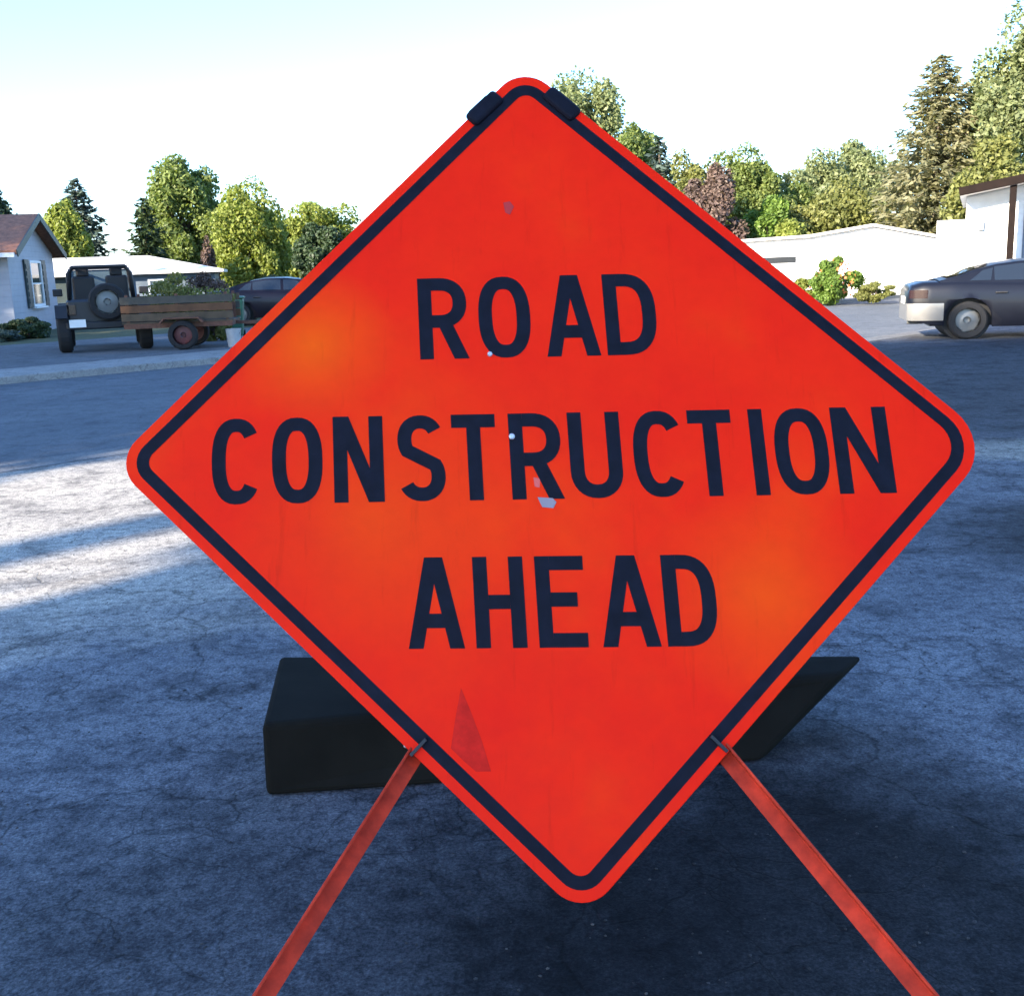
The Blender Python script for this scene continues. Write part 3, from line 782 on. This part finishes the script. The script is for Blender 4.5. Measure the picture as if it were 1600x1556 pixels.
for s_ in (-1, 1):
    for k in range(3):
        MB().box((0, s_ * .6, .68 + .17 * k), (2.25, .03, .15)).build('board', M_boards[(k + (s_ > 0)) % 3], tr)
    for x in (-1.0, 0, 1.0):
        MB().box((x, s_ * .565, .84), (.06, .035, .6)).build('stake', M_rust, tr)
    wheel(tr, (.1, s_ * .74, .3), .3, .18, -s_, plain('red_rim', (.12, .025, .025), .5), 4)
    m = MB(); m.prism([(-.35, 0, .56), (-.25, 0, .66), (.45, 0, .66), (.55, 0, .56), (.52, 0, .54), (.43, 0, .635), (-.23, 0, .635), (-.32, 0, .54)], (0, s_ * .64, 0), (0, s_ * .86, 0)); m.build('fender', M_rust, tr)
MB().tube([(1.9, .0, .05), (1.9, 0, .55)], .03, 8).build('jack_stand', M_rust, tr)
bpile = broad_tree('brush_pile', 'heap of olive green brush loaded in the small board-sided trailer', (tp[0] + .1, tp[1] + .4, .60), 1.05, 2.0, L_olive, 51, n=1500, leaf=.07, clear=.0, clumps=22, cat='brush pile', limbs=14, shape=.4)
bpile.scale = (1, .55, 1)
# green bin and white bucket near the end of the trailer
bp = ground(366, 530, .118)
bn = thing('bin', 'dark green wheeled bin between the trailer and the orange sign', 'bin', (bp[0], bp[1], .118), R(10))
gm = plain('green_plastic', (.02, .10, .06), .45, var=.1)
def taper(w0, d0, w1, d1, h, z0=0):
    return [(-w0, -d0, z0), (w0, -d0, z0), (w0, d0, z0), (-w0, d0, z0), (-w1, -d1, z0 + h), (w1, -d1, z0 + h), (w1, d1, z0 + h), (-w1, d1, z0 + h)], [(3, 2, 1, 0), (4, 5, 6, 7), (0, 1, 5, 4), (1, 2, 6, 5), (2, 3, 7, 6), (3, 0, 4, 7)]
MB().add(*taper(.22, .25, .29, .33, .85, .08)).build('body', gm, bn, bevel=.03)
MB().box((0, -.01, .96), (.62, .70, .05)).build('lid', gm, bn, bevel=.015)
for s_ in (-1, 1): MB().tube([(s_ * .20, .27, .1), (s_ * .26, .27, .1)], .1, 14).build('wheel', M_tyre, bn)
wp = ground(372, 540, .118)
bk = thing('bucket', 'white bucket standing in front of the green bin by the orange sign', 'bucket', (wp[0], wp[1] - .3, .118))
MB().lathe([(.001, 0), (.13, 0), (.16, .36), (.168, .36), (.168, .375), (.15, .375), (.122, .02), (.001, .02)], 20).build('body', plain('grey_white_bucket', (.34, .35, .36), .5), bk)
MB().tube([(.168 * math.cos(a), -.17 * math.sin(a) * .5 - .02, .34 - .12 * math.sin(a)) for a in [math.pi * k / 10 for k in range(11)]], .005, 5).build('handle', M_rim, bk)

# ------------------------------------------------------------------ black ballast block behind the sign
M_tub = plain('black_plastic', (.010, .0092, .0074), .95, var=.25, scale=4, bmp=.15, bscale=12)
M_tub.node_tree.nodes['Principled BSDF'].inputs['Specular IOR Level'].default_value = .08
BH = .235
b0, b1 = ground(415, 1247), ground(1190, 1192)
q0, q1 = ground(436, 1024, BH), ground(1356, 1022, BH)
f0 = b0 + np.array([.0, .03, 0]); f1 = b1 + np.array([.30, .16, 0])
blk = thing('ballast_block', 'low black plastic block with rounded edges lying behind the orange sign', 'block', (b0[0], b0[1], 0))
def P_(p, z): return (p[0] - b0[0], p[1] - b0[1], z)
bt0, bt1 = q0 + np.array([.03, -.03, 0]), q1 + np.array([-.30, -.05, 0])
m = MB(); m.add([P_(b0, .004), P_(b1, .004), P_(bt1, .004), P_(bt0, .004), P_(f0, BH - .01), P_(f1, BH - .01), P_(q1, BH), P_(q0, BH)], [(3, 2, 1, 0), (4, 5, 6, 7), (0, 1, 5, 4), (1, 2, 6, 5), (2, 3, 7, 6), (3, 0, 4, 7)])
bb = m.build('body', M_tub, blk, bevel=.02, segs=3); bb.data.polygons.foreach_set('use_smooth', [False] * 6)
m = MB()
for k in range(3):
    f = (k + .7) / 3.4; p = f0 * (1 - f) + f1 * f; q = q0 * (1 - f) + q1 * f
    m = MB(); m.bar(Vector(P_(p * .8 + q * .2, BH)), Vector(P_(p * .2 + q * .8, BH + .002)), .05, .012); m.build('rib', M_tub, blk, bevel=.005)

# ------------------------------------------------------------------ the sign
K = 1.3333 * .914 / .914
r1 = Vector((1.0021430447, -.0171637142, -.0090237320)); r2 = Vector((-.0264577420, .4217917181, .9037344164)); T0 = Vector((.0790498742, 2.0992410654, 1.1920381700))
nn = r1.cross(r2).normalized()
ex = r1.normalized(); ey = nn.cross(ex)
Rm = Matrix((ex, ey, nn)).transposed()                  # panel frame: columns
Kx = 1.3333
def loc2(x, y, off=0.0):
    """sign layout coordinates (side .914) -> panel-local point; the old plate has gone slightly out of square"""
    p = (r1 * x + r2 * y) * Kx
    return (p.dot(ex), p.dot(ey), off)
def S(x, y, off=0.0): return T0 + Rm @ Vector(loc2(x, y, off))
base = Vector((T0.x, T0.y + .15, 0))
sg = thing('road_sign', 'orange diamond sign reading ROAD CONSTRUCTION AHEAD on a red legged stand', 'road sign', base)
def signmat(name):
    m, nt, b = newmat(name)
    v = coords(nt)
    n1 = noise(nt, v, 3.0, 5, .55); n2 = noise(nt, v, 22, 4, .6)
    c = ramp(nt, n1, [(.30, (.84, .013, .004)), (.55, (.89, .020, .0035)), (.74, (.91, .036, .003))])
    # sun flecks painted as orange blotches into the fluorescent sheeting
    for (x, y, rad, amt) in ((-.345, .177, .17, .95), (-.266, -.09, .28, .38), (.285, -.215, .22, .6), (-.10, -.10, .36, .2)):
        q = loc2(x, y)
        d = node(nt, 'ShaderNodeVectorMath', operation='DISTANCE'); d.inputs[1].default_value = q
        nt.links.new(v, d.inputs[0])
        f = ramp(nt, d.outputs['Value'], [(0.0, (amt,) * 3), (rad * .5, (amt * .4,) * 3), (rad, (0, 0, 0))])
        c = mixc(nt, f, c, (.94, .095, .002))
    c = mixc(nt, .22, c, ramp(nt, n2, [(.3, (.78, .78, .78)), (.6, (1, 1, 1))]), 'MULTIPLY')
    # thin vertical drip and rub marks
    mp = nt.nodes.new('ShaderNodeMapping'); mp.inputs['Scale'].default_value = (30, 3, 1); nt.links.new(v, mp.inputs[0])
    n3 = noise(nt, mp.outputs[0], 1.0, 6, .7)
    c = mixc(nt, .3, c, ramp(nt, n3, [(.30, (.62, .55, .55)), (.42, (1, 1, 1))]), 'MULTIPLY')
    nt.links.new(c, b.inputs['Base Color'])
    rr_ = ramp(nt, n2, [(.3, (.32, .32, .32)), (.7, (.5, .5, .5))])
    nt.links.new(rr_, b.inputs['Roughness'])
    b.inputs['Specular IOR Level'].default_value = .06
    bump(nt, b, n1, .06, .02)
    return m
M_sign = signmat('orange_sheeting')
M_ink = plain('black_ink', (.006, .007, .014), .7, var=.3, scale=30)
M_ink.node_tree.nodes['Principled BSDF'].inputs['Specular IOR Level'].default_value = .12
M_leg = plain('weathered_red_paint', (.52, .036, .012), .6, var=.4, scale=18, bmp=.2)
M_leg.node_tree.nodes['Principled BSDF'].inputs['Specular IOR Level'].default_value = .2
M_steel = plain('galvanised_steel', (.42, .42, .43), .4, metal=.7, var=.2)
def rsquare(half, rad, nseg=8, worn=.022):
    """diamond outline: corners at distance half on the axes, rounded"""
    pts = []; r0_ = rad
    for k, (dx, dy) in enumerate(((1, 0), (0, 1), (-1, 0), (0, -1))):
        rad = r0_ + (worn if k == 0 else 0)          # one corner is rounded more than the rest
        c = half - rad * math.sqrt(2)
        for i in range(nseg + 1):
            a = R(90 * k - 45 + 90 * i / nseg)
            pts.append((dx * c + rad * math.cos(a), dy * c + rad * math.sin(a)))
    return pts
HALF = .914 / math.sqrt(2)
pan = MB(); o_ = rsquare(HALF, .05)
n = len(o_); TH_ = .006
pan.add([loc2(x, y, 0) for x, y in o_] + [loc2(x, y, -TH_) for x, y in o_], [tuple(range(n)), tuple(range(n, 2 * n))[::-1]] + [(i, n + i, n + (i + 1) % n, (i + 1) % n) for i in range(n)])
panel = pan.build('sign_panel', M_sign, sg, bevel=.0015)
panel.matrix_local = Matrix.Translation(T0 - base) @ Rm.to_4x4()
def ribbon(m, pts, w, off, closed=False):
    """flat stroke of width w along a polyline in sign layout coordinates"""
    P = [np.array(p, float) for p in pts]; N_ = len(P); Lf, Rt = [], []
    for i in range(N_):
        if closed: a, b = P[i - 1], P[(i + 1) % N_]
        else: a, b = P[max(i - 1, 0)], P[min(i + 1, N_ - 1)]
        d0 = (P[i] - a) if (closed or i > 0) else (b - P[i]); d1 = (b - P[i]) if (closed or i < N_ - 1) else d0
        d0 = d0 / (np.linalg.norm(d0) + 1e-9); d1 = d1 / (np.linalg.norm(d1) + 1e-9)
        n0 = np.array([-d0[1], d0[0]]); n1 = np.array([-d1[1], d1[0]]); b_ = n0 + n1; b_ /= np.linalg.norm(b_) + 1e-9
        k = w / 2 / max(.5, b_ @ n0)
        Lf.append(P[i] + b_ * k); Rt.append(P[i] - b_ * k)
    vs = [loc2(*p, off) for p in Lf] + [loc2(*p, off) for p in Rt]
    fs = [(i, (i + 1) % N_, N_ + (i + 1) % N_, N_ + i) for i in range(N_ if closed else N_ - 1)]
    m.add(vs, fs)
bo = rsquare(HALF - .0155 * math.sqrt(2), .036); bi = rsquare(HALF - .0335 * math.sqrt(2), .019)
bm_ = MB(); n = len(bo)
bm_.add([loc2(x, y, .0008) for x, y in bo] + [loc2(x, y, .0008) for x, y in bi], [(i, (i + 1) % n, n + (i + 1) % n, n + i) for i in range(n)])
bm_.build('border', M_ink, panel)
def arc(cx, cy, rx, ry, a0, a1, n=14, p=2.0):
    q = []
    for k in range(n + 1):
        a = R(a0 + (a1 - a0) * k / n); c, s = math.cos(a), math.sin(a)
        q.append((cx + rx * math.copysign(abs(c) ** (2 / p), c), cy + ry * math.copysign(abs(s) ** (2 / p), s)))
    return q
def slant(x0, y0, x1, y1, s):
    """quad for a slanted bar cut level at both ends"""
    hw_ = s / 2 * math.hypot(x1 - x0, y1 - y0) / abs(y1 - y0)
    return ([(x0 - hw_, y0), (x0 + hw_, y0), (x1 + hw_, y1), (x1 - hw_, y1)], 'poly')
def glyph(ch, w, H, s):
    """strokes (polyline, closed) of a road-sign capital in a box w x H with stroke width s"""
    h = s / 2; xl, xr, yb, yt = h, w - h, h, H - h; cx, cy = w / 2, H / 2
    if ch == 'O': return [(arc(cx, cy, w / 2 - h, H / 2 - h, 0, 360, 40, 2.5)[:-1], True)]
    if ch == 'C': return [(arc(cx, cy, w / 2 - h, H / 2 - h, 40, 320, 32, 2.5), False)]
    if ch == 'I': return [([(cx, 0), (cx, H)], False)]
    if ch == 'T': return [([(0, yt), (w, yt)], False), ([(cx, 0), (cx, H - s)], False)]
    if ch == 'H': return [([(xl, 0), (xl, H)], False), ([(xr, 0), (xr, H)], False), ([(s, cy), (w - s, cy)], False)]
    if ch == 'E': return [([(xl, 0), (xl, H)], False), ([(s, yt), (w, yt)], False), ([(s, yb), (w, yb)], False), ([(s, cy + .02 * H), (w * .84, cy + .02 * H)], False)]
    if ch == 'N': return [([(xl, 0), (xl, H)], False), ([(xr, 0), (xr, H)], False), slant(h * 1.2, H, w - h * 1.2, 0, s)]
    if ch == 'A': return [slant(h, 0, cx - h * .25, H, s), slant(w - h, 0, cx + h * .25, H, s), ([(w * .22, H * .30), (w * .78, H * .30)], False)]
    if ch == 'U':
        r_ = w / 2 - h
        return [([(xl, H), (xl, yb + r_ * 1.1)] + arc(cx, yb + r_ * 1.1, r_, r_ * 1.1, 180, 360, 16, 2.2)[1:] + [(xr, H)], False)]
    if ch == 'D':
        ry = H / 2 - h; rx = w * .52
        return [([(xl, 0), (xl, H)], False), ([(s, yt), (xr - rx, yt)] + arc(xr - rx, cy, rx, ry, 90, -90, 22, 2.7)[1:-1] + [(xr - rx, yb), (s, yb)], False)]
    if ch == 'R':
        ym = H * .46; ry = (yt - ym) / 2; rx = w * .42
        return [([(xl, 0), (xl, H)], False), ([(s, yt), (xr - rx, yt)] + arc(xr - rx, (yt + ym) / 2, rx, ry, 90, -90, 18, 2.3)[1:-1] + [(xr - rx, ym), (s, ym)], False), slant(w * .52, ym, w - h, 0, s)]
    if ch == 'S':
        rx = w / 2 - h; rt = (yt - cy) / 2; up = arc(cx, yt - rt, rx * .96, rt, 28, 215, 20, 2.2)
        lo = arc(cx, yb + rt, rx, rt, 35, -152, 20, 2.2)
        return [(up + lo, False)]
H_, ST = .131, .0205
rows = [('ROAD', [(-.1850, -.1120), (-.0945, -.0165), (.0055, .0855), (.0955, .1725)], .2160, .2152),
        ('CONSTRUCTION', [(-.4984, -.4257), (-.4096, -.3352), (-.3190, -.2455), (-.2251, -.1556), (-.1440, -.0795), (-.0600, .0150), (.0270, .1030), (.1205, .1961), (.2030, .2665), (.2925, .3130), (.3264, .4035), (.4125, .4940)], -.001, -.0062),
        ('AHEAD', [(-.2190, -.1400), (-.1237, -.0519), (-.0350, .0340), (.0545, .1360), (.1450, .2186)], -.2165, -.2215)]
for word, ext, y0, y1 in rows:
    for i, (ch, (xa, xb)) in enumerate(zip(word, ext)):
        xm = (xa + xb) / 2; f = (xm - (ext[0][0])) / (ext[-1][1] - ext[0][0]); yc = y0 + (y1 - y0) * f
        slope = (y1 - y0) / (ext[-1][1] - ext[0][0])
        m = MB()
        for k, (pl, cl) in enumerate(glyph(ch, xb - xa, H_, ST)):
            if cl == 'poly':
                m.add([loc2(xa + x, yc - H_ / 2 + y + slope * (x - (xb - xa) / 2), .0008 + .00025 * k) for x, y in pl], [(0, 1, 2, 3)]); continue
            ribbon(m, [(xa + x, yc - H_ / 2 + y + slope * (x - (xb - xa) / 2)) for x, y in pl], ST, .0008 + .00025 * k, cl)
        m.build('letter', M_ink, panel, fix=False)
# bolts, scratches and the dull red mark low on the panel
def disc(name, x, y, rad, off, mat, th=.004, n=12):
    c = loc2(x, y); m = MB(); m.lathe([(.0005, off + th), (rad * .7, off + th), (rad, off + th * .6), (rad, off)], n, Matrix.Translation(c))
    return m.build(name, mat, panel)
disc('bolt', -.0555, .0265, .006, .0014, plain('white_metal', (.55, .56, .6), .45, metal=.5))
disc('bolt', -.0805, .1560, .005, .0014, MATS['white_metal'])
m = MB(); m.add([loc2(x, y, .0016) for x, y in ((-.024, -.066), (-.002, -.068), (.003, -.074), (-.002, -.083), (-.018, -.081), (-.021, -.074))], [(0, 5, 4, 3, 2, 1)]); m.build('worn_spot', plain('bare_metal', (.26, .21, .22), .5, metal=.2), panel, fix=False)
m = MB(); m.add([loc2(x, y, .0012) for x, y in ((-.028, -.036), (-.018, -.038), (-.020, -.052), (-.027, -.050))], [(0, 3, 2, 1)]); m.build('worn_spot', plain('pinkish_wear', (.60, .08, .06), .5), panel, fix=False)
m = MB(); m.add([loc2(x, y, .0010) for x, y in ((-.046, .405), (-.036, .407), (-.030, .398), (-.037, .384), (-.044, .388))], [(0, 4, 3, 2, 1)]); m.build('dirt_mark', plain('dirt_red', (.45, .015, .012), .6), panel, fix=False)
m = MB(); m.add([loc2(x, y, .0006) for x, y in ((-.1485, -.338), (-.136, -.372), (-.123, -.412), (-.113, -.452), (-.1335, -.452), (-.150, -.437), (-.1665, -.420), (-.158, -.378))], [(0, 7, 6, 5, 4, 3, 2, 1)]); m.build('dull_mark', plain('dull_red_tone', (.58, .016, .010), .8, var=.2, scale=40), panel, fix=False)
MATS['dull_red_tone'].node_tree.nodes['Principled BSDF'].inputs['Specular IOR Level'].default_value = .1
# black corner clamps at the top corner
for x, y, s_ in ((-.0660, .5690, -1), (.0560, .5730, 1)):
    m = MB(); c = Vector(loc2(x, y)); a = R(45) * -s_ * 1.0
    Mr = Matrix.Rotation(R(45) if s_ < 0 else R(-45), 3, 'Z')
    m.box(c + Vector((0, 0, .002)), (.086, .036, .018), M=Mr)
    m.box(c + Mr @ Vector((0, .012, -.012)), (.066, .024, .026), M=Mr)
    m.build('corner_clamp', M_ink, panel, bevel=.009, segs=3)
# stand: mast, cross bar and rear prop behind the panel, two front legs
stand_c = S(0, -.30, -.03)
mast = MB(); mast.bar(S(.0, .46, -.03) - base, S(.0, -.56, -.03) - base, .032, .032, nn); mast.build('mast', M_steel, sg, bevel=.003)
cb = MB(); cb.bar(S(-.235, -.405, -.055) - base, S(.225, -.410, -.055) - base, .035, .03, nn); cb.build('cross_bar', M_steel, sg, bevel=.003)
rp_ = S(0, -.28, -.05); foot = Vector((.09, 2.62, .012))
pr = MB(); pr.bar(rp_ - base, foot - base, .026, .026); pr.build('rear_prop', M_steel, sg, bevel=.003)
for (x, y), (px, py), Y in (((-.2190, -.4300), (412, 1556), 1.50), ((.2095, -.4330), (1446, 1556), 1.50)):
    p0 = S(x, y, -.022); p1 = Vector(at(px, py, Y)); d = p1 - p0
    top = p0 - d.normalized() * .12; end = p0 + d * (-(p0.z - .012) / d.z)
    dd = d.normalized(); pa = dd.cross(Vector((0, -1, .3))).normalized(); pb = pa.cross(dd)
    sx = 1 if x > 0 else -1; fr = top - base - pa * .016 * sx - pb * .006
    Lp = [(0, 0), (.032, 0), (.032, .005), (.005, .005), (.005, .03), (0, .03)]
    lg = MB(); lg.prism([fr + pa * (u_ * sx) + pb * v_ for u_, v_ in Lp], (0, 0, 0), end - top); leg = lg.build('leg', M_leg, sg, bevel=.0012)
    for q_ in (.24, .42, .60, .78):
        bc = fr + (end - top) * q_ + pa * (.018 * sx) - pb * .001
        Mq = Matrix.Translation(bc) @ Matrix((pa, dd, pa.cross(dd))).transposed().to_4x4()
        MB().lathe([(.0005, .004), (.005, .004), (.007, .002), (.007, -.004), (.005, -.005), (.0005, -.005)], 8, Mq).build('rivet', M_steel, leg)
    MB().box(end - base + Vector((0, 0, -.002)), (.07, .07, .02)).build('foot', M_dark, leg, bevel=.006)
    cl = MB(); s_ = 1 if x > 0 else -1
    ccen = Vector(loc2(x + .008 * -s_, y + .012))
    cl.box(ccen + Vector((0, 0, 0)), (.006, .040, .022), M=Matrix.Rotation(R(45) * (1 if s_ < 0 else -1) + R(90) * 0, 3, 'Z') @ Matrix.Rotation(R(-90) if s_ < 0 else R(90), 3, 'Z'))
    cl.build('edge_clip', M_dark, panel)

# ------------------------------------------------------------------ loose grit on the pavement
rs = np.random.RandomState(77); gv, gf = [], []
for k in range(1500):
    d = 1.6 + 6.5 * rs.rand() ** 1.6; x = rs.uniform(-.62, .62) * d; y = d
    r_ = rs.uniform(.0015, .0055) * (1.6 if rs.rand() < .05 else 1)
    a = rs.rand() * 6.28; n0 = len(gv)
    for q in range(5):
        b_ = a + q * 1.2566; w_ = r_ * rs.uniform(.7, 1.3); gv.append((x + w_ * math.cos(b_), y + w_ * math.sin(b_), .002))
    gv.append((x + r_ * rs.uniform(-.3, .3), y + r_ * rs.uniform(-.3, .3), .002 + r_ * rs.uniform(.5, 1.0)))
    gf += [(n0 + q, n0 + (q + 1) % 5, n0 + 5) for q in range(5)]
me = bpy.data.meshes.new('grit'); me.from_pydata(gv, [], gf)
mg, nt, b_ = newmat('grit_stone'); g_ = nt.nodes.new('ShaderNodeNewGeometry')
nt.links.new(ramp(nt, g_.outputs['Random Per Island'], [(0, (.01, .011, .013)), (.8, (.035, .036, .038)), (1, (.06, .058, .055))]), b_.inputs['Base Color']); b_.inputs['Roughness'].default_value = .9
me.materials.append(mg)
go = bpy.data.objects.new('grit', me); COL.objects.link(go)
tag(go, 'loose grit and tiny stones scattered over the pavement around the orange sign', 'grit', kind='stuff')
